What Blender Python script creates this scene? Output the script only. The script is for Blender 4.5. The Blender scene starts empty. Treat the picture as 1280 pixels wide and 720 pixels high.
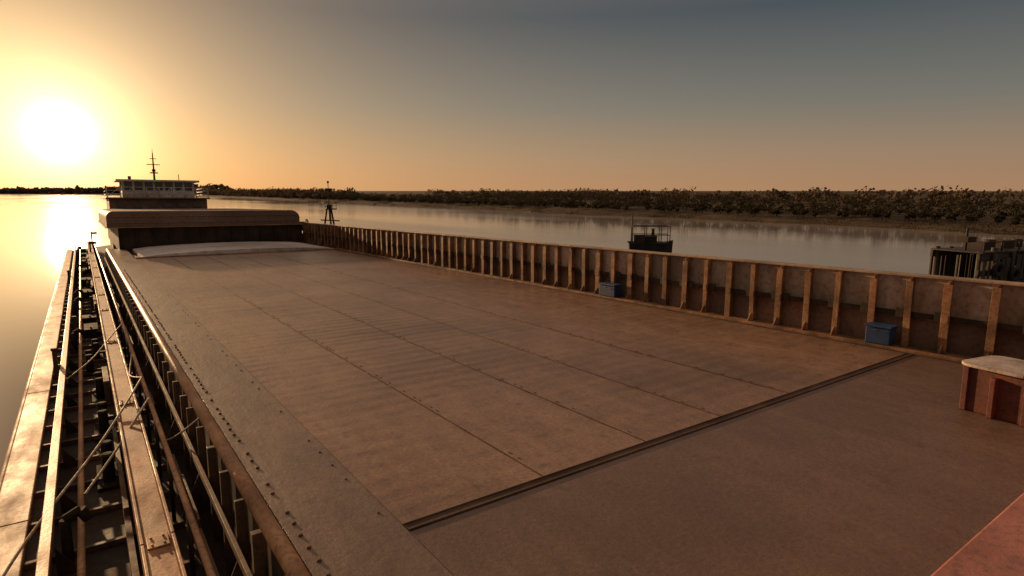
import bpy, bmesh, math, random
import numpy as np
from mathutils import Vector, Matrix
random.seed(7); rng=np.random.default_rng(7)
scene=bpy.context.scene
YAW=math.radians(35.7); PB=math.radians(8.1); TILT=math.radians(1.2); WZ=-2.6
R=Matrix.Rotation(-TILT,4,Vector((math.cos(YAW),-math.sin(YAW),0)))

# ---------------- materials
def newmat(n):
    m=bpy.data.materials.new(n); m.use_nodes=True
    return m,m.node_tree.nodes,m.node_tree.links,m.node_tree.nodes['Principled BSDF']
def noise(N,L,scale,detail=5,rough=.6,vec=None,stretch=None):
    t=N.new('ShaderNodeTexNoise'); t.inputs['Scale'].default_value=scale
    t.inputs['Detail'].default_value=detail; t.inputs['Roughness'].default_value=rough
    tc=N.new('ShaderNodeTexCoord')
    if stretch:
        mp=N.new('ShaderNodeMapping'); mp.inputs['Scale'].default_value=stretch
        L.new(tc.outputs['Object'],mp.inputs[0]); L.new(mp.outputs[0],t.inputs['Vector'])
    else: L.new(tc.outputs['Object'],t.inputs['Vector'])
    return t.outputs['Fac']
def ramp(N,L,fac,stops):
    r=N.new('ShaderNodeValToRGB'); e=r.color_ramp.elements
    while len(e)<len(stops): e.new(.5)
    for i,(p,c) in enumerate(stops):
        e[i].position=p; e[i].color=(*c,1) if len(c)==3 else c
    L.new(fac,r.inputs[0]); return r.outputs[0]
def mix(N,L,f,a,b,mode='MIX'):
    m=N.new('ShaderNodeMix'); m.data_type='RGBA'; m.blend_type=mode
    for sock,v in ((m.inputs[0],f),(m.inputs[6],a),(m.inputs[7],b)):
        if hasattr(v,'is_linked'): L.new(v,sock)
        elif isinstance(v,tuple): sock.default_value=(*v,1)
        else: sock.default_value=v
    return m.outputs[2]
def mth(N,L,op,a,b=None):
    m=N.new('ShaderNodeMath'); m.operation=op
    for s,v in ((m.inputs[0],a),(m.inputs[1],b)):
        if v is None: continue
        if hasattr(v,'is_linked'): L.new(v,s)
        else: s.default_value=v
    return m.outputs[0]
def bump(N,L,h,strength,dist,normal=None):
    b=N.new('ShaderNodeBump'); b.inputs['Strength'].default_value=strength; b.inputs['Distance'].default_value=dist
    L.new(h,b.inputs['Height'])
    if normal is not None: L.new(normal,b.inputs['Normal'])
    return b.outputs[0]
def weathered(name,base,rust,dark,scale=2.,amt=.5,rough=(.5,.85),bs=.3,stretch=None,spec=.35,var=(.7,1.25)):
    m,N,L,P=newmat(name)
    a=noise(N,L,scale,5,.65,stretch=stretch); b=noise(N,L,scale*6,4,.7); c=noise(N,L,scale*.35,2,.5)
    f1=ramp(N,L,a,[(max(0,.62-amt*.4),(0,0,0)),(min(1,.78-amt*.2),(1,1,1))])
    col=mix(N,L,f1,base,rust)
    f2=ramp(N,L,b,[(.48,(0,0,0)),(.72,(.8,.8,.8))])
    col=mix(N,L,f2,col,dark)
    v=ramp(N,L,c,[(.35,(var[0],)*3),(.65,(var[1],)*3)])
    col=mix(N,L,1.,col,v,'MULTIPLY')
    L.new(col,P.inputs['Base Color'])
    r=ramp(N,L,a,[(.3,(rough[0],)*3),(.7,(rough[1],)*3)]); L.new(r,P.inputs['Roughness'])
    P.inputs['Specular IOR Level'].default_value=spec
    L.new(bump(N,L,b,bs,.01),P.inputs['Normal'])
    return m
M={}
M['rust_beam']=weathered('rust_beam',(.34,.165,.062),(.22,.085,.028),(.05,.028,.018),3.5,.55,rough=(.42,.75),stretch=(1,.5,1),spec=.4)
M['orange']=weathered('rail_rust',(.46,.24,.10),(.30,.12,.04),(.10,.05,.03),3.5,.45,rough=(.32,.6),stretch=(1,.4,1),spec=.5)
M['tan']=weathered('tan_steel',(.38,.215,.10),(.25,.11,.042),(.09,.05,.028),2.2,.55,rough=(.45,.75),stretch=(1,.4,1),spec=.4)
M['kick']=weathered('kick_plate',(.11,.068,.04),(.15,.07,.03),(.03,.02,.015),3,.6)
M['dark']=weathered('dark_steel',(.04,.028,.02),(.09,.045,.022),(.014,.011,.009),3,.4,spec=.2)
M['fitting']=weathered('greasy_iron',(.022,.017,.013),(.06,.03,.016),(.01,.008,.007),4,.5,rough=(.7,.95),spec=.1)
M['black']=weathered('black_rubber',(.02,.018,.016),(.035,.025,.02),(.01,.01,.01),3,.4,bs=.2,spec=.2)
M['panel']=weathered('bulwark_upper',(.46,.34,.25),(.27,.16,.09),(.13,.085,.058),1.6,.45,stretch=(1,1,.35),var=(.65,1.25))
M['panel_low']=weathered('bulwark_lower',(.21,.135,.092),(.22,.11,.055),(.07,.045,.033),2.2,.5,var=(.6,1.3))  # lower plate, darker and browner than the upper plate
M['rib']=weathered('rib_rust',(.36,.195,.092),(.22,.095,.037),(.06,.036,.022),4.5,.8,var=(.5,1.3))
M['cap']=weathered('cap_steel',(.38,.265,.17),(.26,.14,.07),(.12,.08,.06),2,.45)
M['cover']=weathered('cover_brown',(.16,.10,.068),(.19,.105,.06),(.07,.045,.032),.8,.4,stretch=(1,1,3))
M['pale']=weathered('pale_cover',(.58,.52,.47),(.46,.37,.31),(.28,.22,.18),.5,.4,rough=(.4,.6))
M['white']=weathered('white_paint',(.55,.50,.44),(.40,.31,.23),(.2,.15,.11),.7,.4)
M['blue']=weathered('blue_paint',(.016,.055,.15),(.014,.036,.09),(.03,.03,.035),5,.6,rough=(.45,.65))
M['red']=weathered('red_primer',(.36,.14,.10),(.28,.10,.065),(.14,.07,.05),2.5,.5,rough=(.5,.7))
M['redrust']=weathered('red_rust',(.15,.04,.024),(.09,.028,.017),(.025,.015,.011),4,.6)
M['greytop']=weathered('worn_cap',(.50,.41,.34),(.36,.26,.19),(.2,.13,.1),5,.5)
M['rope']=weathered('rope_fibre',(.42,.32,.2),(.3,.22,.13),(.14,.1,.06),30,.4)
M['wood']=weathered('old_timber',(.055,.04,.028),(.04,.028,.019),(.02,.016,.012),4,.5,stretch=(1,1,.2))
def glassmat():
    m,N,L,P=newmat('window_glass'); P.inputs['Base Color'].default_value=(.03,.03,.035,1); P.inputs['Roughness'].default_value=.08
    return m
M['glass']=glassmat()

def deckmat(name,base,light,dark,ribs=True,rough=(.36,.62),spec=.5,fc=(.62,1.28)):
    m,N,L,P=newmat(name)
    big=noise(N,L,.28,4,.6); med=noise(N,L,1.6,6,.7,stretch=(1.6,.5,1)); fine=noise(N,L,22,4,.75); spots=noise(N,L,5.5,3,.65)
    c=mix(N,L,ramp(N,L,med,[(.36,(0,0,0)),(.64,(1,1,1))]),base,light)
    c=mix(N,L,ramp(N,L,big,[(.42,(0,0,0)),(.66,(.85,.85,.85))]),c,dark)
    sp=ramp(N,L,spots,[(.56,(0,0,0)),(.72,(.85,.85,.85))]); c=mix(N,L,sp,c,dark)
    v=ramp(N,L,fine,[(.3,(fc[0],)*3),(.7,(fc[1],)*3)]); c=mix(N,L,1.,c,v,'MULTIPLY')
    L.new(c,P.inputs['Base Color'])
    r=mix(N,L,.5,ramp(N,L,med,[(.35,(rough[0],)*3),(.68,(rough[1],)*3)]),ramp(N,L,big,[(.35,(rough[0],)*3),(.65,(rough[1],)*3)]))
    L.new(r,P.inputs['Roughness']); P.inputs['Specular IOR Level'].default_value=spec
    P.inputs['Specular Tint'].default_value=(1,.88,.74,1)
    nrm=bump(N,L,fine,.5,.008); nrm=bump(N,L,med,.6,.03,nrm)
    if ribs:
        w=N.new('ShaderNodeTexWave'); w.wave_type='BANDS'; w.bands_direction='Y'; w.inputs['Scale'].default_value=.95
        w.inputs['Distortion'].default_value=2.6; w.inputs['Detail'].default_value=3; w.inputs['Detail Scale'].default_value=1.6
        tc=N.new('ShaderNodeTexCoord'); L.new(tc.outputs['Object'],w.inputs['Vector'])
        h=mth(N,L,'MULTIPLY',w.outputs['Fac'],ramp(N,L,big,[(.35,(.0,.0,.0)),(.6,(1,1,1))]))
        nrm=bump(N,L,h,.25,.02,nrm)
    L.new(nrm,P.inputs['Normal']); return m
M['deck']=deckmat('deck_plate',(.235,.128,.072),(.31,.178,.105),(.125,.07,.042),True,(.25,.46),.8)
M['deck2']=deckmat('deck_plate_smooth',(.15,.088,.058),(.185,.112,.076),(.115,.068,.045),False,(.33,.48),.5,(.75,1.2))
M['strip']=deckmat('deck_margin_plate',(.165,.103,.068),(.215,.138,.092),(.10,.063,.042),False,(.28,.44),.7,(.75,1.2))
M['seam']=weathered('weld_seam',(.085,.05,.033),(.10,.055,.033),(.05,.03,.022),6,.4,rough=(.7,.9),spec=.15)
M['seam_faint']=weathered('worn_weld_seam',(.10,.056,.034),(.12,.065,.04),(.07,.04,.026),6,.4,rough=(.7,.9),spec=.15)

# ---------------- geometry helpers
def link(o): scene.collection.objects.link(o); return o
def box(bm,x0,x1,y0,y1,z0,z1,lean=0):
    v=[bm.verts.new((x,y+(lean if z==z1 else 0),z)) for z in(z0,z1) for y in(y0,y1) for x in(x0,x1)]
    for f in((0,2,3,1),(4,5,7,6),(0,1,5,4),(1,3,7,5),(3,2,6,7),(2,0,4,6)): bm.faces.new([v[i] for i in f])
def tube(bm,a,b,r,n=10,r2=None,cap=True):
    a=Vector(a);b=Vector(b); d=(b-a).normalized(); r2=r if r2 is None else r2
    u=d.cross(Vector((0,0,1)));
    if u.length<1e-3: u=Vector((1,0,0))
    u.normalize(); w=d.cross(u)
    A=[bm.verts.new(a+(u*math.cos(t)+w*math.sin(t))*r) for t in [2*math.pi*i/n for i in range(n)]]
    B=[bm.verts.new(b+(u*math.cos(t)+w*math.sin(t))*r2) for t in [2*math.pi*i/n for i in range(n)]]
    for i in range(n):
        f=bm.faces.new((A[i],A[(i+1)%n],B[(i+1)%n],B[i])); f.smooth=True
    if cap: bm.faces.new(A[::-1]); bm.faces.new(B)
def prism(bm,poly,axis,a,b):
    def P(p,t):
        return {'x':(t,p[0],p[1]),'y':(p[0],t,p[1]),'z':(p[0],p[1],t)}[axis]
    A=[bm.verts.new(P(p,a)) for p in poly]; B=[bm.verts.new(P(p,b)) for p in poly]; n=len(poly)
    for i in range(n): bm.faces.new((A[i],A[(i+1)%n],B[(i+1)%n],B[i]))
    bm.faces.new(A[::-1]); bm.faces.new(B)
def torus(bm,c,R0,r,ax='x',n=20,m=8):
    c=Vector(c); rings=[]
    for i in range(n):
        t=2*math.pi*i/n; ring=[]
        for j in range(m):
            s=2*math.pi*j/m; rr=R0+r*math.cos(s); h=r*math.sin(s)
            p=(rr*math.cos(t),rr*math.sin(t))
            q={'x':(h,p[0],p[1]),'y':(p[0],h,p[1]),'z':(p[0],p[1],h)}[ax]
            ring.append(bm.verts.new(c+Vector(q)))
        rings.append(ring)
    for i in range(n):
        for j in range(m):
            f=bm.faces.new((rings[i][j],rings[(i+1)%n][j],rings[(i+1)%n][(j+1)%m],rings[i][(j+1)%m])); f.smooth=True
def make(name,fn,mat,parent=None,bevel=0,barge=False,loc=None,rotz=0):
    bm=bmesh.new(); fn(bm); bmesh.ops.recalc_face_normals(bm,faces=bm.faces)
    me=bpy.data.meshes.new(name); bm.to_mesh(me); bm.free()
    me.materials.append(M[mat] if isinstance(mat,str) else mat)
    o=link(bpy.data.objects.new(name,me))
    if bevel:
        b=o.modifiers.new('bevel','BEVEL'); b.width=bevel; b.segments=2; b.limit_method='ANGLE'
    if parent: o.parent=parent
    elif barge: o.matrix_world=R
    if loc: o.location=loc; o.rotation_euler=(0,0,rotz)
    return o
def empty(name,barge=False,loc=None,rotz=0):
    e=link(bpy.data.objects.new(name,None)); e.empty_display_size=.3
    if barge: e.matrix_world=R
    if loc: e.location=loc; e.rotation_euler=(0,0,rotz)
    return e

# ================= BARGE
B=empty('cargo_barge',True)
Y0,Y1=-9,66
def hull(bm):
    pl=[(-1.15,Y0),(12.4,Y0),(12.4,Y1-6),(9.5,Y1),(1.8,Y1),(-1.15,Y1-6)]
    prism(bm,pl,'z',-4.2,-1.2)
    box(bm,1.03,12.34,Y0+.3,33.2,-1.196,-.03)
    box(bm,1.3,12.3,33.21,41,-1.196,-.12)
make('hull',hull,'dark',B)
def sheet(x0,x1,y0,y1,z,step,amp):
    def f(bm):
        nx=max(2,int((x1-x0)/step)); ny=max(2,int((y1-y0)/step)); g=[]
        for j in range(ny+1):
            row=[]
            for i in range(nx+1):
                x=x0+(x1-x0)*i/nx; y=y0+(y1-y0)*j/ny
                e=min(1,min(x-x0,x1-x,y-y0,y1-y)/.4) if amp else 0
                d=-amp*(.5+.5*math.cos(2*math.pi*y/.7+.5*math.sin(x*.9)))*(.6+.4*math.sin(x*1.3+y*.21))-amp*1.2*(.5+.5*math.sin(x*.8+1.1*math.sin(y*.33)))
                row.append(bm.verts.new((x,y,z+d*e)))
            g.append(row)
        for j in range(ny):
            for i in range(nx):
                q=bm.faces.new((g[j][i],g[j][i+1],g[j+1][i+1],g[j+1][i])); q.smooth=True
    return f
make('deck_plating',sheet(1.925,12.2,4.22,33.2,0,.14,.0045),'deck',B)
make('deck_plating_aft',sheet(1.925,12.2,Y0+.3,4.08,0,.2,.003),'deck2',B)
make('margin_plate',lambda bm:box(bm,1.11,1.915,Y0+.3,40.9,-.028,.012),'strip',B,.004)
def seams(bm):
    for y in (4.10,4.20): tube(bm,(1.93,y,.002),(11.5,y,.002),.013,8)
    box(bm,1.93,11.5,4.118,4.182,-.02,.006)
    box(bm,11.5,11.56,Y0+.4,33.1,-.01,.012)
make('weld_seams',seams,'seam',B)
def seams2(bm):
    for x in (3.4,4.85,6.2,7.75):
        y=4.23
        while y<33:
            l=random.uniform(.5,3); box(bm,x-.010,x+.010,y,min(33.1,y+l),-.012,.0026); y+=l+random.choice((0.01,.01,.1))
        y=4.5
        while y<24:
            if random.random()<.35: box(bm,x+.05,x+.07,y,y+.05,-.012,.002)
            y+=.16
make('worn_seams',seams2,'seam_faint',B)
def rivets(bm):
    y=-2.
    while y<28:
        if random.random()>.1:
            x=1.2+random.uniform(-.008,.008); tube(bm,(x,y,.010),(x,y,.032),.020,9,.012)
        y+=.21
    y=-1.6
    while y<20:
        if random.random()>.45: tube(bm,(1.83,y,.010),(1.83,y,.024),.014,8,.01)
        y+=.38
make('rivets',rivets,'kick',B)
make('edge_rail',lambda bm:tube(bm,(1.04,Y0+.3,-.012),(1.04,40.9,-.012),.068,16),'orange',B)
def stays(bm):
    y=Y0+.6;i=0
    while y<40.5:
        j=random.uniform(-.06,.06); w=random.choice((.02,.035,.025))
        box(bm,.92,1.0,y-w+j,y+w+j,-1.19,-.09)
        if i%3==1: prism(bm,[(.92,-1.19),(.68,-1.19),(.92,-.65)],'y',y-.012+j,y+.012+j)
        y+=.74;i+=1
    box(bm,.86,.90,Y0+.4,40.8,-.50,-.42)
make('coaming_stays',stays,'kick',B,.004)
def lowerplates(bm):
    y=Y0+.6
    while y<40:
        h=random.choice((-.78,-.70,-.92,-1.05)); l=random.uniform(.6,1.8); box(bm,.735,.76,y+.02,y+l-.02,-1.19,h)
        y+=l
make('coaming_kick_plates',lowerplates,'kick',B,.003)
def beams(bm):
    y=Y0+.3
    while y<59:
        l=random.uniform(3.5,6); e=min(60,y+l); d=random.uniform(-.008,.008)
        box(bm,.22,.44,y,e-.012,-.60+d,-.52+d)
        box(bm,.19,.22,y,e-.012,-.70+d,-.50+d)
        box(bm,.44,.47,y,e-.012,-.66+d,-.46+d)
        box(bm,.24,.42,e-.12,e+.12,-.52+d+.001,-.50+d)
        for q in (-.08,.06):
            for x in (.28,.38): tube(bm,(x,e+q,-.50+d),(x,e+q,-.485+d),.014,6)
        y=e
make('walkway_beam',beams,'rust_beam',B,.006)
make('guard_rail',lambda bm:(tube(bm,(.60,Y0+.3,-.30),(.60,60,-.30),.03,10),tube(bm,(-.28,Y0+.3,-.9),(-.28,60,-.9),.035,10)),'orange',B)
def beam2(bm):
    box(bm,-.62,-.52,Y0+.3,60,-.86,-.80)
    box(bm,-.585,-.555,Y0+.3,60,-1.19,-.86)
make('pipe_guard',beam2,'orange',B,.006)
def posts(bm):
    y=Y0+.8
    while y<60:
        box(bm,.28,.38,y-.04,y+.04,-1.19,-.60)
        tube(bm,(.60,y+.4,-1.19),(.60,y+.4,-.30),.022,8)
        prism(bm,[(-.50,-1.19),(-.30,-1.19),(-.50,-.88)],'y',y-.012,y+.012)
        tube(bm,(-.28,y+.2,-1.19),(-.28,y+.2,-.9),.02,8)
        y+=1.55
make('walkway_posts',posts,'dark',B)
def gunw(bm):
    y=Y0
    while y<59.5:
        e=min(60,y+random.uniform(4,7)); d=random.uniform(-.006,.006)
        box(bm,-1.15,-.80+d,y,e-.012,-1.196,-1.10+d); y=e
    tube(bm,(-1.17,Y0,-1.17),(-1.17,60,-1.17),.06,12)
make('gunwale',gunw,'tan',B,.012)
def bay(bm):
    y=Y0+1
    while y<58:
        k=random.random()
        if k<.2:
            x=random.choice([-.12,.0,.02]); 
            for yy in (y,y+.5): tube(bm,(x,yy,-1.19),(x,yy,-.78),.07,14); tube(bm,(x,yy,-.78),(x,yy,-.75),.09,14,.06)
            box(bm,x-.14,x+.14,y-.2,y+.7,-1.19,-1.15)
        elif k<.6:
            h=random.uniform(-.98,-.8); l=random.uniform(.4,1.2)
            box(bm,-.22,.10,y,y+l,-1.19,h); box(bm,-.25,.13,y-.03,y+l+.03,h,h+.03); tube(bm,(-.05,y+.1,h+.05),(-.05,y+.35,h+.05),.02,8)
        elif k<.8:
            x=-.4; tube(bm,(x,y,-1.19),(x,y,-.65),.05,10); tube(bm,(x,y,-.65),(x+.14,y,-.58),.05,10); tube(bm,(x+.14,y,-.58),(x+.2,y,-.70),.055,10)
        else:
            torus(bm,(-.1,y+.2,-1.12),.20,.06,'z'); torus(bm,(-.09,y+.22,-1.02),.18,.055,'z')
        y+=random.uniform(1.0,2.4)
make('side_deck_fittings',bay,'fitting',B,.006)
def vposts(bm):
    y=16.
    while y<56:
        h=random.uniform(-.8,-.55) ; x=random.choice((-.72,.05,-.4))
        box(bm,x-.04,x+.04,y-.05,y+.05,-1.19,h); tube(bm,(x,y,h),(x,y,h+.06),.06,8)
        y+=random.uniform(3,6)
    for y,x,h in ((47,.3,.2),(55,.5,.5)):
        tube(bm,(x,y,-1.19),(x,y,h),.045,8); box(bm,x-.05,x+.35,y-.06,y+.06,h-.2,h-.05)
make('stanchions',vposts,'dark',B,.004)
def frames(bm):
    y=Y0+.5
    while y<58:
        box(bm,-.79,.70,y-.03,y+.03,-1.196,-1.13)
        y+=.95
make('side_deck_frames',frames,'kick',B,.004)
def sidepl(bm):
    y=Y0+.5
    while y<58:
        l=random.uniform(1.2,3.4)
        if random.random()<.6: box(bm,.12-random.uniform(0,.05),.175,y,y+l,-1.19,-.62-random.uniform(.1,.35))
        y+=l+random.uniform(.05,.6)
make('splash_plates',sidepl,'kick',B,.004)

# bulwark (starboard)
XB=12.1; SPC=.61
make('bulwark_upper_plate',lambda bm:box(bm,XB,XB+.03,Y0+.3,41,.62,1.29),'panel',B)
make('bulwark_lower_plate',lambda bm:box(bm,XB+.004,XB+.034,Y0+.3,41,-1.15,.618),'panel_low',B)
def capf(bm):
    box(bm,XB-.07,XB+.13,Y0+.3,41.05,1.292,1.33)
    tube(bm,(XB+.13,Y0+.3,1.30),(XB+.13,41.05,1.30),.04,10)
make('bulwark_cap',capf,'cap',B,.006)
def ribs(bm):
    y=-8.4;i=0
    while y<40.9:
        w=.062+random.uniform(-.016,.018); x0=XB-.20
        j=random.uniform(-.03,.03); ln=random.uniform(-.02,.02)
        box(bm,x0,x0+.02,y-w+j,y+w+j,.02,1.24+random.uniform(-.04,.03),ln)
        box(bm,x0+.02,XB,y-.012+j,y+.012+j,.02,1.28,ln)
        if random.random()<.7: prism(bm,[(x0+.0,.02),(x0-.13,.02),(x0,.2)],'y',y-.012+j,y+.012+j)
        if random.random()<.5: box(bm,x0-.012,x0,y-w*.8+j,y+w*.8+j,.55,.70)
        y+=SPC;i+=1
make('bulwark_ribs',ribs,'rib',B,.004)
def stringer(bm):
    y=-8.4
    while y<40.2:
        box(bm,XB-.11,XB,y+.02,y+SPC-.02,.62,.645)
        box(bm,XB-.125,XB-.11,y+.02,y+SPC-.02,.575,.67)
        if random.random()<.75:
            s=random.choice((.05,.4)); box(bm,XB-.15,XB-.127,y+s,y+s+.15,.55,.72)
        y+=SPC
make('bulwark_stringer',stringer,'dark',B,.003)
def ledge(bm):
    box(bm,XB-.52,XB-.40,Y0+.4,33.1,.0,.05)
    box(bm,XB-.40,XB,Y0+.4,33.1,.002,.02)
make('waterway_bar',ledge,'rib',B,.005)
def pale(bm):
    n=14
    for k,(ya,yb) in enumerate(((33.4,36.3),(36.4,39.9))):
        pts=[]
        for i in range(n+1):
            t=i/n; x=2.2+9.4*t; z=.04+.2*math.sin(math.pi*t)**.6
            pts.append((x,z))
        prism(bm,pts+[(11.6,-.1),(2.2,-.1)],'y',ya,yb)
make('low_hold_cover',pale,'pale',B)
make('hold_curb',lambda bm:box(bm,1.93,11.9,33.2,33.36,-.1,.06),'tan',B,.01)

H=empty('hatch_cover',True)
make('hatch_coaming',lambda bm:[box(bm,1.6,11.7,40.2,57,-.1,1.22)]+[box(bm,1.6+i*.84,1.66+i*.84,40.05,40.2,.0,1.2) for i in range(13)],'dark',H,.02)
def cov(bm):
    for k in range(4):
        ya=40.0+k*4.25; pts=[(1.1,1.26),(1.1,1.75)]
        for i in range(9):
            t=math.pi/2*i/8; pts.append((1.1+.35-.35*math.cos(t),1.8+.36*math.sin(t)))
        for i in range(9):
            t=math.pi/2*(1-i/8); pts.append((11.6-.55+.55*math.cos(t),1.7+.46*math.sin(t)))
        pts.append((11.6,1.26)); prism(bm,pts,'y',ya,ya+4.1)
    for z in (1.5,1.85): tube(bm,(1.2,39.99,z),(11.45,39.99,z),.03,8)
make('cover_panels',cov,'cover',H,.03)
make('cover_lip',lambda bm:box(bm,1.0,11.75,39.85,57.1,1.222,1.262),'tan',H,.01)
W=empty('mooring_winch',True)
def winch(bm):
    tube(bm,(11.9,41.6,1.05),(13.0-.5,41.6,1.05),.32,18); 
    for x in (11.85,12.5): tube(bm,(x,41.6,1.05),(x+.05,41.6,1.05),.5,20)
    box(bm,11.7,12.38,41.2,42.1,-1.19,.55); box(bm,11.55,11.8,41.3,41.9,.55,1.3)
    tube(bm,(12.2,42.6,-1.19),(12.2,42.6,1.6),.1,12); tube(bm,(12.2,42.6,1.6),(12.2,42.6,1.66),.17,12)
make('drum_and_frame',winch,'dark',W,.01)

# wheelhouse
WH=empty('wheelhouse',True)
def wbase(bm):
    box(bm,1.9,9.0,58,64,-1.19,2.95); box(bm,1.7,9.2,57.7,64.3,2.95,3.08)
make('deckhouse',wbase,'cover',WH,.03)
make('deckhouse_windows',lambda bm:[box(bm,2.4+i*1.1,3.0+i*1.1,57.96,58.02,1.9,2.6) for i in range(6)],'glass',WH)
def wup(bm):
    box(bm,2.9,8.2,59,62.5,3.08,3.62)
    for i in range(8): box(bm,2.9+i*.735,3.06+i*.735,59,59.1,3.62,4.4); box(bm,2.9+i*.735,3.06+i*.735,62.4,62.5,3.62,4.4)
    for i in range(4): 
        for x in(2.9,8.1): box(bm,x,x+.1,59.1+i*1.06,59.2+i*1.06,3.62,4.4)
    box(bm,2.5,8.6,58.6,62.8,4.4,4.56)
make('bridge_cabin',wup,'white',WH,.02)
make('bridge_windows',lambda bm:box(bm,2.95,8.15,59.05,62.45,3.625,4.395),'glass',WH)
def wrail(bm):
    for z in (3.35,3.62,3.9): tube(bm,(1.8,57.8,z),(9.1,57.8,z),.03,6); tube(bm,(9.1,57.8,z),(9.1,64,z),.025,6); tube(bm,(1.8,57.8,z),(1.8,64,z),.025,6)
    for i in range(9): tube(bm,(1.8+i*.91,57.8,3.08),(1.8+i*.91,57.8,3.92),.035,6)
    for i in range(8): tube(bm,(1.8+i*.91,57.8,3.1),(2.71+i*.91,57.8,3.9),.025,6)
make('bridge_railing',wrail,'white',WH)
def mast(bm):
    tube(bm,(5.4,60.5,4.5),(5.4,60.5,6.9),.09,10,.04); tube(bm,(4.9,60.5,5.9),(5.9,60.5,5.9),.035,8)
    tube(bm,(5.15,60.5,6.4),(5.65,60.5,6.4),.03,8); box(bm,5.1,5.7,60.4,60.6,5.15,5.25)
    tube(bm,(5.4,60.5,6.9),(5.4,60.5,7.2),.02,6); tube(bm,(5.4,60.5,5.3),(5.4,60.5,5.5),.14,10)
    tube(bm,(7.2,60,4.5),(7.2,60,5.1),.03,6); tube(bm,(3.6,61,4.5),(3.6,61,4.9),.12,8)
make('signal_mast',mast,'dark',WH)

# boxy bollard on deck with worn cap plate
BO=empty('mooring_bollard',True)
bx,by=9.20,2.18
def rotp(pts,a): return [(bx+x*math.cos(a)-y*math.sin(a),by+x*math.sin(a)+y*math.cos(a)) for x,y in pts]
A0=math.radians(-12)
def bol(bm):
    w=.33
    prism(bm,rotp([(-w,-w),(w,-w),(w,w),(-w,w)],A0),'z',.0,.58)
    for (sx,sy) in ((-1,-1),(1,-1),(1,1),(-1,1)):
        c=.035; q=[(sx*w-c,sy*w-c),(sx*w+c,sy*w-c),(sx*w+c,sy*w+c),(sx*w-c,sy*w+c)]
        prism(bm,rotp(q,A0),'z',.0,.579)
    prism(bm,rotp([(-.03,-w-.09),(.03,-w-.09),(.03,-w),(-.03,-w)],A0),'z',.0,.50)
    prism(bm,rotp([(-w-.09,-.03),(-w,-.03),(-w,.03),(-w-.09,.03)],A0),'z',.0,.50)
make('post',bol,'redrust',BO,.008)
def bcap(bm):
    pts=[]
    for cx,cy,a0 in ((.24,.24,0),(-.24,.24,90),(-.24,-.24,180),(.24,-.24,270)):
        for k in range(6):
            t=math.radians(a0+k*18); pts.append((cx+.19*math.cos(t),cy+.19*math.sin(t)))
    prism(bm,rotp(pts,A0),'z',.58,.615)
make('cap',bcap,'greytop',BO,.008)

# red transverse coaming near camera
RC=empty('red_steel_coaming',True)
make('coaming_wall',lambda bm:box(bm,2.35,11.4,-.2,.78,.0,.955),'red',RC,.01)
make('coaming_top',lambda bm:box(bm,2.3,11.45,-.26,.88,.957,1.0),'red',RC,.012)

def sbox(y,w,h,name='blue_storage_box'):
    e=empty(name,True)
    x=XB-.42
    make('body',lambda bm:box(bm,x-.05,x+.22,y-w/2,y+w/2,.055,h),'blue',e,.015)
    make('lid',lambda bm:(box(bm,x-.08,x+.24,y-w/2-.02,y+w/2+.02,h+.001,h+.04),tube(bm,(x-.09,y-.06,h-.05),(x-.09,y+.06,h-.05),.012,6)),'blue',e,.008)
sbox(4.75,.42,.36); sbox(11.7,.6,.36)

def rope(name,pts,r,mat='rope'):
    cu=bpy.data.curves.new(name,'CURVE'); cu.dimensions='3D'; cu.bevel_depth=r; cu.bevel_resolution=2
    s=cu.splines.new('NURBS'); s.points.add(len(pts)-1); s.order_u=3; s.use_endpoint_u=True
    for i,p in enumerate(pts): s.points[i].co=(*p,1)
    cu.materials.append(M[mat]); o=link(bpy.data.objects.new(name,cu)); o.matrix_world=R; return o
rope('mooring_rope',[(.60,11.4,-.27),(.3,10.4,-.42),(-.1,9.3,-.64),(-.5,8.4,-.82),(-.85,7.6,-1.0),(-1.0,7.0,-1.08)],.016)
rope('mooring_rope',[(.60,10.1,-.27),(.4,9.8,-.45),(.1,9.2,-.7),(-.24,8.5,-.88)],.016)
rope('mooring_rope',[(.60,13.6,-.27),(.5,13.0,-.50),(.45,12.2,-.45),(.60,11.4,-.27)],.013)
rope('mooring_rope',[(.60,17,-.27),(.25,16.2,-.5),(-.1,15.,-.7),(-.5,14.2,-.80)],.014)
rope('mooring_rope',[(.60,10.1,-.27),(.66,9.3,-.6),(.68,8.6,-.5),(1.0,8.0,-.02)],.012)

# ================= WATER
def water():
    m,N,L,P=newmat('river_water')
    P.inputs['Base Color'].default_value=(.28,.228,.185,1); P.inputs['IOR'].default_value=1.36; P.inputs['Specular IOR Level'].default_value=.8
    a=noise(N,L,.55,4,.55,stretch=(1.0,.6,1)); b=noise(N,L,3.0,3,.6,stretch=(1,.7,1)); c=noise(N,L,.03,3,.55,stretch=(1,.3,1))
    amp=ramp(N,L,c,[(.40,(.2,)*3),(.62,(1,)*3)])
    h=mth(N,L,'ADD',a,mth(N,L,'MULTIPLY',b,.16)); h=mth(N,L,'MULTIPLY',h,amp)
    L.new(bump(N,L,h,.2,.055),P.inputs['Normal'])
    r=ramp(N,L,c,[(.4,(.07,)*3),(.6,(.16,)*3)]); L.new(r,P.inputs['Roughness'])
    return m
bm=bmesh.new(); S=9000
vs=[bm.verts.new(p) for p in((-S,-S,0),(S,-S,0),(S,S,0),(-S,S,0))]; bm.faces.new(vs)
me=bpy.data.meshes.new('river_water'); bm.to_mesh(me); bm.free(); me.materials.append(water())
o=link(bpy.data.objects.new('river_water',me)); o.location=(0,0,WZ)

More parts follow.
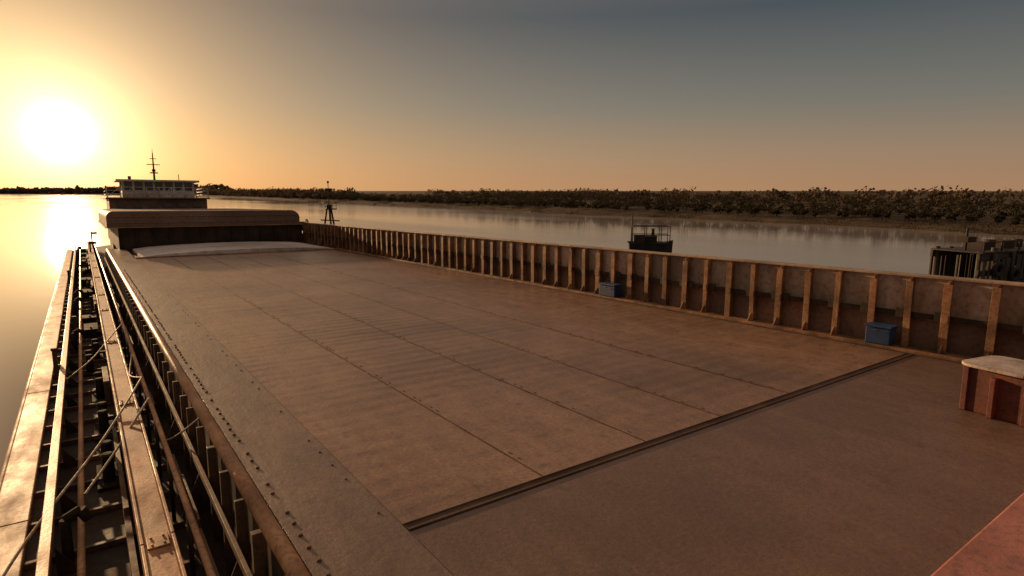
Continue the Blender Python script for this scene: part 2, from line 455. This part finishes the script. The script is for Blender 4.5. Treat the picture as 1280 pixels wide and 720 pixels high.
# ================= BANK
shore=[(96,-500),(92,-100),(90,0),(90,120),(89,300),(93,520),(88,760),(40,980),(-120,1180),(-450,1330),(-1100,1420),(-3500,1500)]
def resample(pl,step0=6):
    out=[]
    for i in range(len(pl)-1):
        a=np.array(pl[i],float);b=np.array(pl[i+1],float);d=np.linalg.norm(b-a)
        st=step0 if i<4 else (15 if i<7 else 40)
        n=max(1,int(d/st))
        for k in range(n): out.append(a+(b-a)*k/n)
    out.append(np.array(pl[-1],float)); out=np.array(out)
    for _ in range(6): out[1:-1]=(out[:-2]+2*out[1:-1]+out[2:])/4
    t=np.gradient(out,axis=0); t/=np.linalg.norm(t,axis=1)[:,None]
    nrm=np.stack([t[:,1],-t[:,0]],1); return out,nrm
SP,SN=resample(shore)
jit=np.convolve(rng.normal(0,3.2,len(SP)),np.ones(4)/4,'same')
offs=[-2,0,1.5,4,8,13,22,60,300,4000]; hz=[-.6,-.05,.3,.6,.95,1.25,1.5,1.6,1.6,1.6]
verts=[];faces=[]
for i in range(len(SP)):
    for j,(of,h) in enumerate(zip(offs,hz)):
        p=SP[i]+SN[i]*(of+jit[i]*(1 if j<7 else 0))
        verts.append((p[0],p[1],WZ+h+(rng.normal(0,.12) if 1<j<8 else 0)))
nj=len(offs)
for i in range(len(SP)-1):
    for j in range(nj-1): faces.append((i*nj+j,i*nj+j+1,(i+1)*nj+j+1,(i+1)*nj+j))
me=bpy.data.meshes.new('riverbank'); me.from_pydata(verts,[],faces); me.update()
m,N,L,P=newmat('bank_grass')
a=noise(N,L,.35,6,.7); b=noise(N,L,3,4,.7)
c=mix(N,L,ramp(N,L,a,[(.4,(0,0,0)),(.6,(1,1,1))]),(.10,.068,.037),(.055,.043,.024)); c=mix(N,L,ramp(N,L,b,[(.45,(0,0,0)),(.7,(1,1,1))]),c,(.11,.075,.043))
L.new(c,P.inputs['Base Color']); P.inputs['Roughness'].default_value=.95; P.inputs['Specular IOR Level'].default_value=.1
L.new(bump(N,L,b,.8,.3),P.inputs['Normal'])
me.materials.append(m); link(bpy.data.objects.new('riverbank',me))

def leafmat(name,c1,c2,c3,tr=.2):
    m,N,L,P=newmat(name)
    a=noise(N,L,.12,3,.5); b=noise(N,L,.8,2,.6)
    c=mix(N,L,ramp(N,L,a,[(.4,(0,0,0)),(.6,(1,1,1))]),c1,c2); c=mix(N,L,ramp(N,L,b,[(.45,(0,0,0)),(.65,(1,1,1))]),c,c3)
    L.new(c,P.inputs['Base Color']); P.inputs['Roughness'].default_value=.9; P.inputs['Specular IOR Level'].default_value=.05
    T=N.new('ShaderNodeBsdfTranslucent'); L.new(c,T.inputs[0]); mx=N.new('ShaderNodeMixShader'); mx.inputs[0].default_value=tr
    L.new(P.outputs[0],mx.inputs[1]); L.new(T.outputs[0],mx.inputs[2]); L.new(mx.outputs[0],N['Material Output'].inputs[0])
    return m
def cards(centers,size):
    n=len(centers); u=rng.normal(size=(n,3)); u/=np.linalg.norm(u,axis=1)[:,None]
    w=rng.normal(size=(n,3)); w=np.cross(u,w); w/=np.linalg.norm(w,axis=1)[:,None]
    s=(size*rng.uniform(.6,1.4,n))[:,None]
    return np.stack([centers-u*s-w*s*.5,centers+u*s*.3-w*s*.6,centers+u*s+w*s*.5,centers-u*s*.3+w*s*.6],1).reshape(-1,3)
def treemass(name,i0,i1,spacing,hfun,ncards,size,mat,rows,trunks=True,wf=(.4,.75)):
    C=[];SZ=[];TR=[]
    seg=np.linalg.norm(np.diff(SP,axis=0),axis=1); cum=np.concatenate([[0],np.cumsum(seg)])
    a,b=cum[i0],cum[i1]
    for row in rows:
        s=a
        while s<b:
            px=np.interp(s,cum,SP[:,0]);py=np.interp(s,cum,SP[:,1]);nx=np.interp(s,cum,SN[:,0]);ny=np.interp(s,cum,SN[:,1])
            of=row+rng.uniform(-2.5,2.5); x=px+nx*of;y=py+ny*of
            h=hfun(px,py,row)*rng.uniform(.78,1.1); wd=h*rng.uniform(*wf)
            z0=WZ+1.2
            nl=rng.integers(6,11)
            TR.append((x,y,z0,h))
            per=ncards//nl
            for l in range(nl):
                cz=z0+h*rng.uniform(.08,.8); k=1-.7*abs((cz-z0)/h-.35)
                cx=x+rng.normal(0,.5)*wd*k; cy=y+rng.normal(0,.5)*wd*k; rr=wd*rng.uniform(.28,.5)
                d=rng.normal(size=(per,3)); d/=np.linalg.norm(d,axis=1)[:,None]; d*=(rng.uniform(.1,1.0,per)**.6)[:,None]*rr; d[:,2]*=.6
                C.append(np.array([cx,cy,cz])+d); SZ.append(np.full(per,size))
            s+=spacing*rng.uniform(.6,1.4)
    C=np.concatenate(C); SZ=np.concatenate(SZ); C[:,2]=np.maximum(C[:,2],WZ+.9)
    V=cards(C,SZ); n=len(C); F=np.arange(4*n).reshape(-1,4)
    V=V.tolist();F=F.tolist()
    if trunks:
        for (x,y,z,h) in TR:
            k=len(V); r=.05+h*.012; lx,ly=rng.normal(0,.06,2)*h
            for q in range(5): t=q*2*math.pi/5; V.append((x+r*math.cos(t),y+r*math.sin(t),z-.5))
            for q in range(5): t=q*2*math.pi/5; V.append((x+lx+r*.3*math.cos(t),y+ly+r*.3*math.sin(t),z+h*.7))
            for q in range(5): F.append((k+q,k+(q+1)%5,k+5+(q+1)%5,k+5+q))
    me=bpy.data.meshes.new(name); me.from_pydata(V,[],F); me.update(); me.materials.append(mat); link(bpy.data.objects.new(name,me))
def idx(y,): return int(np.argmin(np.abs(SP[:,1]-y)))
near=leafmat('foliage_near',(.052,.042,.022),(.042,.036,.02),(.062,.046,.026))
far_haze=leafmat('foliage_far_haze',(.12,.083,.053),(.105,.075,.048),(.13,.09,.057))  # distance haze painted into the leaf colour: paler and warmer than near
def hn(px,py,row):
    base=2.7+2.1*math.exp(-((py-125)/38)**2)+.25*math.sin(py*.05)+.22*math.sin(py*.17)
    if row<11: base*=.5
    if row<7: base*=.6
    if py>160: base+= (py-160)*.006
    return max(.9,base)
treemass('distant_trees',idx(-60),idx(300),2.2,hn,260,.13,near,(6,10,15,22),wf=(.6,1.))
treemass('distant_trees',idx(-60),idx(300),6,lambda a,b,c:4.4+rng.uniform(0,.6),200,.4,far_haze,(70,110),wf=(.8,1.3))
treemass('distant_trees',idx(300),idx(760),4,lambda a,b,c:4.6+rng.uniform(0,1.5),150,.5,far_haze,(10,22),wf=(.7,1.1))
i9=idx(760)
treemass('distant_trees',i9,len(SP)-1,9,lambda a,b,c:8+2*math.sin(a*.01)+rng.uniform(0,3),70,2.4,far_haze,(15,45),False,wf=(.8,1.3))
def reeds():
    V=[];F=[]
    a=idx(-60);b=idx(320)
    for k in range(10000):
        t=rng.uniform(a,b); i=int(t);fr=t-i
        i2=min(i+1,len(SP)-1)
        p=SP[i]*(1-fr)+SP[i2]*fr; nn=SN[i]; of=abs(rng.normal(0,4.5))+.2+(jit[i]*(1-fr)+jit[i2]*fr)
        p=p+nn*of; h=rng.uniform(.2,.4); z=WZ+np.interp(of-jit[i],offs,hz)-.15
        th=rng.uniform(0,6.28); w=.10; lx,ly=rng.normal(0,.15,2)
        n0=len(V); V+= [(p[0]-w*math.cos(th),p[1]-w*math.sin(th),z),(p[0]+w*math.cos(th),p[1]+w*math.sin(th),z),(p[0]+lx,p[1]+ly,z+h)]; F.append((n0,n0+1,n0+2))
    me=bpy.data.meshes.new('bank_reeds'); me.from_pydata(V,[],F); me.update(); me.materials.append(leafmat('reed',(.088,.062,.034),(.065,.05,.027),(.10,.07,.04))); link(bpy.data.objects.new('bank_reeds',me))
reeds()

# ================= workboat
WB=empty('work_boat',loc=(38.2,33.5,WZ),rotz=math.radians(-42))
def wh(bm):
    secs=[(-1.75,.55,.85),(-1.2,.8,.85),(.3,.85,.87),(1.2,.7,.97),(1.85,.15,1.15)]
    rings=[]
    for (x,w,h) in secs:
        rings.append([bm.verts.new((x,-w,h)),bm.verts.new((x*.96,-w*.85,-.3)),bm.verts.new((x*.96,w*.85,-.3)),bm.verts.new((x,w,h))])
    for a,b in zip(rings,rings[1:]):
        for j in range(4): bm.faces.new((a[j],a[(j+1)%4],b[(j+1)%4],b[j]))
    bm.faces.new(rings[0]); bm.faces.new(rings[-1][::-1])
    box(bm,-1.78,1.2,-.87,-.80,.83,.97); box(bm,-1.78,1.2,.80,.87,.83,.97)
make('hull',wh,'black',WB,.02)
make('engine_box',lambda bm:(box(bm,-1.2,.5,-.5,.5,.9,1.45),box(bm,-1.25,.55,-.55,.55,1.45,1.5)),'dark',WB,.02)
def wf(bm):
    for x in(-1.5,-.4,.8,1.5):
        for y in(-.7,.7): tube(bm,(x,y,.85),(x,y,2.3),.035,6)
    for y in(-.7,.7):
        for z in(1.6,2.3): tube(bm,(-1.5,y,z),(1.5,y,z),.033,6)
    for x in (-1.5,1.5): tube(bm,(x,-.7,2.3),(x,.7,2.3),.03,6)
    tube(bm,(-1.5,0,.8),(-1.5,0,3.2),.045,6); tube(bm,(.2,0,1.4),(.2,0,2.1),.14,8)
    box(bm,-1.4,-.5,-.72,-.68,.9,1.6)
make('frame_and_mast',wf,'dark',WB)

# ================= channel marker
CM=empty('channel_marker',loc=(28,82.4,WZ))
def cm(bm):
    for i in range(3):
        t=2.094*i+.4; tube(bm,(.9*math.cos(t),.9*math.sin(t),-.5),(.35*math.cos(t),.35*math.sin(t),2.6),.13,8)
    tube(bm,(0,0,1.2),(0,0,6.2),.075,8,.05); box(bm,-.8,.8,-.8,.8,2.6,2.75)
    for x in(-.75,.75):
        for y in(-.75,.75): tube(bm,(x,y,2.75),(x,y,3.5),.035,6)
    for z in (3.1,3.5):
        for s in(-.75,.75): tube(bm,(-.75,s,z),(.75,s,z),.03,6); tube(bm,(s,-.75,z),(s,.75,z),.03,6)
    tube(bm,(-1.3,0,1.2),(1.4,0,1.0),.09,6)
    box(bm,-.5,.5,-.04,.04,5.1,5.5); tube(bm,(0,0,6.2),(0,0,6.5),.14,8); box(bm,-.45,.3,-.3,.3,2.75,3.3)
make('beacon_structure',cm,'dark',CM,.01)

# ================= jetty
J=empty('timber_jetty',loc=(38.6,12.1,WZ),rotz=math.radians(-14))
def jp(bm):
    for i in range(9):
        for y in(-1.1,1.1):
            x=i*1.15; dx=random.uniform(-.12,.12); tube(bm,(x+dx,y,-2),(x,y,2.05+random.uniform(-.1,.3)),.17,9,.14)
        tube(bm,(i*1.15,-1.15,.2),(i*1.15+1.1,-1.15,1.8),.07,6)
    for i in range(42):
        x=-.3+i*.235; box(bm,x,x+.21,-1.35+random.uniform(-.08,.05),1.3+random.uniform(-.05,.1),1.92+random.uniform(0,.015),2.0)
    box(bm,-.3,9.5,-1.28,-1.14,1.55,1.91); box(bm,-.3,9.5,1.14,1.28,1.55,1.91)
    box(bm,-.3,9.5,-1.30,-1.16,.75,1.05); box(bm,-.3,9.5,-1.30,-1.16,.15,.45)
    x=-.2
    while x<9.3:
        w=random.uniform(.15,.4); box(bm,x,x+w,-1.42,-1.31,.1+random.uniform(-.3,.4),1.8+random.uniform(-.35,.2)); x+=w+random.uniform(.03,.3)
    x=-.1
    while x<9.3:
        w=random.uniform(.2,.5); box(bm,x,x+w,1.29,1.38,-.2,1.8+random.uniform(-.35,.2)); x+=w+random.uniform(.03,.2)
make('piles_and_planks',jp,'wood',J,.01)
def jr(bm):
    for i in range(7):
        x=.1+i*1.5; tube(bm,(x,-1.2,2.0),(x,-1.2,2.55+random.uniform(-.1,.1)),.05,6)
    tube(bm,(.1,-1.2,2.5),(9,-1.2,2.5),.035,6)
    tube(bm,(.25,-.2,2.0),(.25,-.2,3.2),.06,8); box(bm,-.1,.6,-.5,.1,2.45,2.75); box(bm,1.2,2.1,-.5,.5,2.0,2.4); box(bm,3.2,4.2,-.4,.3,2.0,2.45)
    tube(bm,(2.6,0,2.0),(2.6,0,2.5),.28,12); tube(bm,(5.3,.1,2.0),(5.3,.1,2.45),.25,12)
make('railing_and_gear',jr,'dark',J,.01)
def jt(bm):
    for i in range(6): torus(bm,(.9+i*1.55+random.uniform(-.3,.3),-1.55,1.0+random.uniform(-.25,.25)),.30,.12,'y',18,8)
make('tyre_fenders',jt,'black',J)

# ================= SKY / LIGHT
SAZ=math.radians(-0.7); SEL=math.radians(4.3)
LAZ=math.radians(-9.); LEL=math.radians(7.5)
def dirv(a,e): return Vector((math.sin(a)*math.cos(e),math.cos(a)*math.cos(e),math.sin(e)))
sd=dirv(SAZ,SEL)
w=bpy.data.worlds.new('World'); scene.world=w; w.use_nodes=True; N=w.node_tree.nodes; L=w.node_tree.links
bg=N['Background']; out=N['World Output']
sky=N.new('ShaderNodeTexSky'); sky.sky_type='NISHITA'; sky.sun_disc=False; sky.sun_elevation=LEL; sky.sun_rotation=LAZ; sky.dust_density=2; sky.air_density=1.2
L.new(sky.outputs[0],bg.inputs[0]); bg.inputs[1].default_value=.014
tc=N.new('ShaderNodeTexCoord'); vn=N.new('ShaderNodeVectorMath'); vn.operation='NORMALIZE'; L.new(tc.outputs['Generated'],vn.inputs[0])
dt=N.new('ShaderNodeVectorMath'); dt.operation='DOT_PRODUCT'; L.new(vn.outputs[0],dt.inputs[0]); dt.inputs[1].default_value=sd
th=mth(N,L,'ARCCOSINE',mth(N,L,'MINIMUM',dt.outputs['Value'],.999999))
sx=N.new('ShaderNodeSeparateXYZ'); L.new(vn.outputs[0],sx.inputs[0]); z=mth(N,L,'MAXIMUM',sx.outputs[2],0.)
def expn(x): return mth(N,L,'EXPONENT',mth(N,L,'MULTIPLY',x,-1.))
core=expn(mth(N,L,'POWER',mth(N,L,'DIVIDE',th,.018),2.))
mid=expn(mth(N,L,'DIVIDE',th,.042))
mid2=expn(mth(N,L,'DIVIDE',th,.16))
wide=mth(N,L,'MULTIPLY',expn(mth(N,L,'DIVIDE',th,.6)),expn(mth(N,L,'DIVIDE',z,.17)))
def sc(f,c):
    v=N.new('ShaderNodeVectorMath'); v.operation='SCALE'; v.inputs[0].default_value=c; L.new(f,v.inputs['Scale']); return v.outputs[0]
def addv(a,b):
    v=N.new('ShaderNodeVectorMath'); v.operation='ADD'; L.new(a,v.inputs[0]); L.new(b,v.inputs[1]); return v.outputs[0]
base=ramp(N,L,z,[(0,(.34,.195,.11)),(.05,(.26,.18,.125)),(.13,(.13,.132,.122)),(.26,(.034,.051,.068)),(.45,(.15,.115,.10)),(1,(.50,.36,.28))])
tot=addv(addv(base,sc(core,(22,18,12))),addv(sc(mid,(3.1,2.35,1.4)),addv(sc(mid2,(.6,.31,.09)),sc(wide,(.38,.175,.05)))))
bg2=N.new('ShaderNodeBackground'); L.new(tot,bg2.inputs[0]); bg2.inputs[1].default_value=1.
ad=N.new('ShaderNodeAddShader'); L.new(bg.outputs[0],ad.inputs[0]); L.new(bg2.outputs[0],ad.inputs[1]); L.new(ad.outputs[0],out.inputs[0])
sl=bpy.data.lights.new('sun','SUN'); sl.energy=5; sl.angle=math.radians(.8); sl.color=(1,.62,.32)
so=link(bpy.data.objects.new('sun',sl)); so.rotation_euler=(-dirv(LAZ,LEL)).to_track_quat('-Z','Y').to_euler()

cam=bpy.data.cameras.new('camera'); co=link(bpy.data.objects.new('camera',cam)); cam.lens=744/1280*36; cam.sensor_width=36
cam.clip_end=30000; cam.clip_start=.05
co.location=R@Vector((0,0,2.6)); co.rotation_euler=(math.radians(90)-PB-TILT,0,-YAW)
scene.camera=co
scene.view_settings.view_transform='Standard'; scene.view_settings.look='None'; scene.view_settings.exposure=0
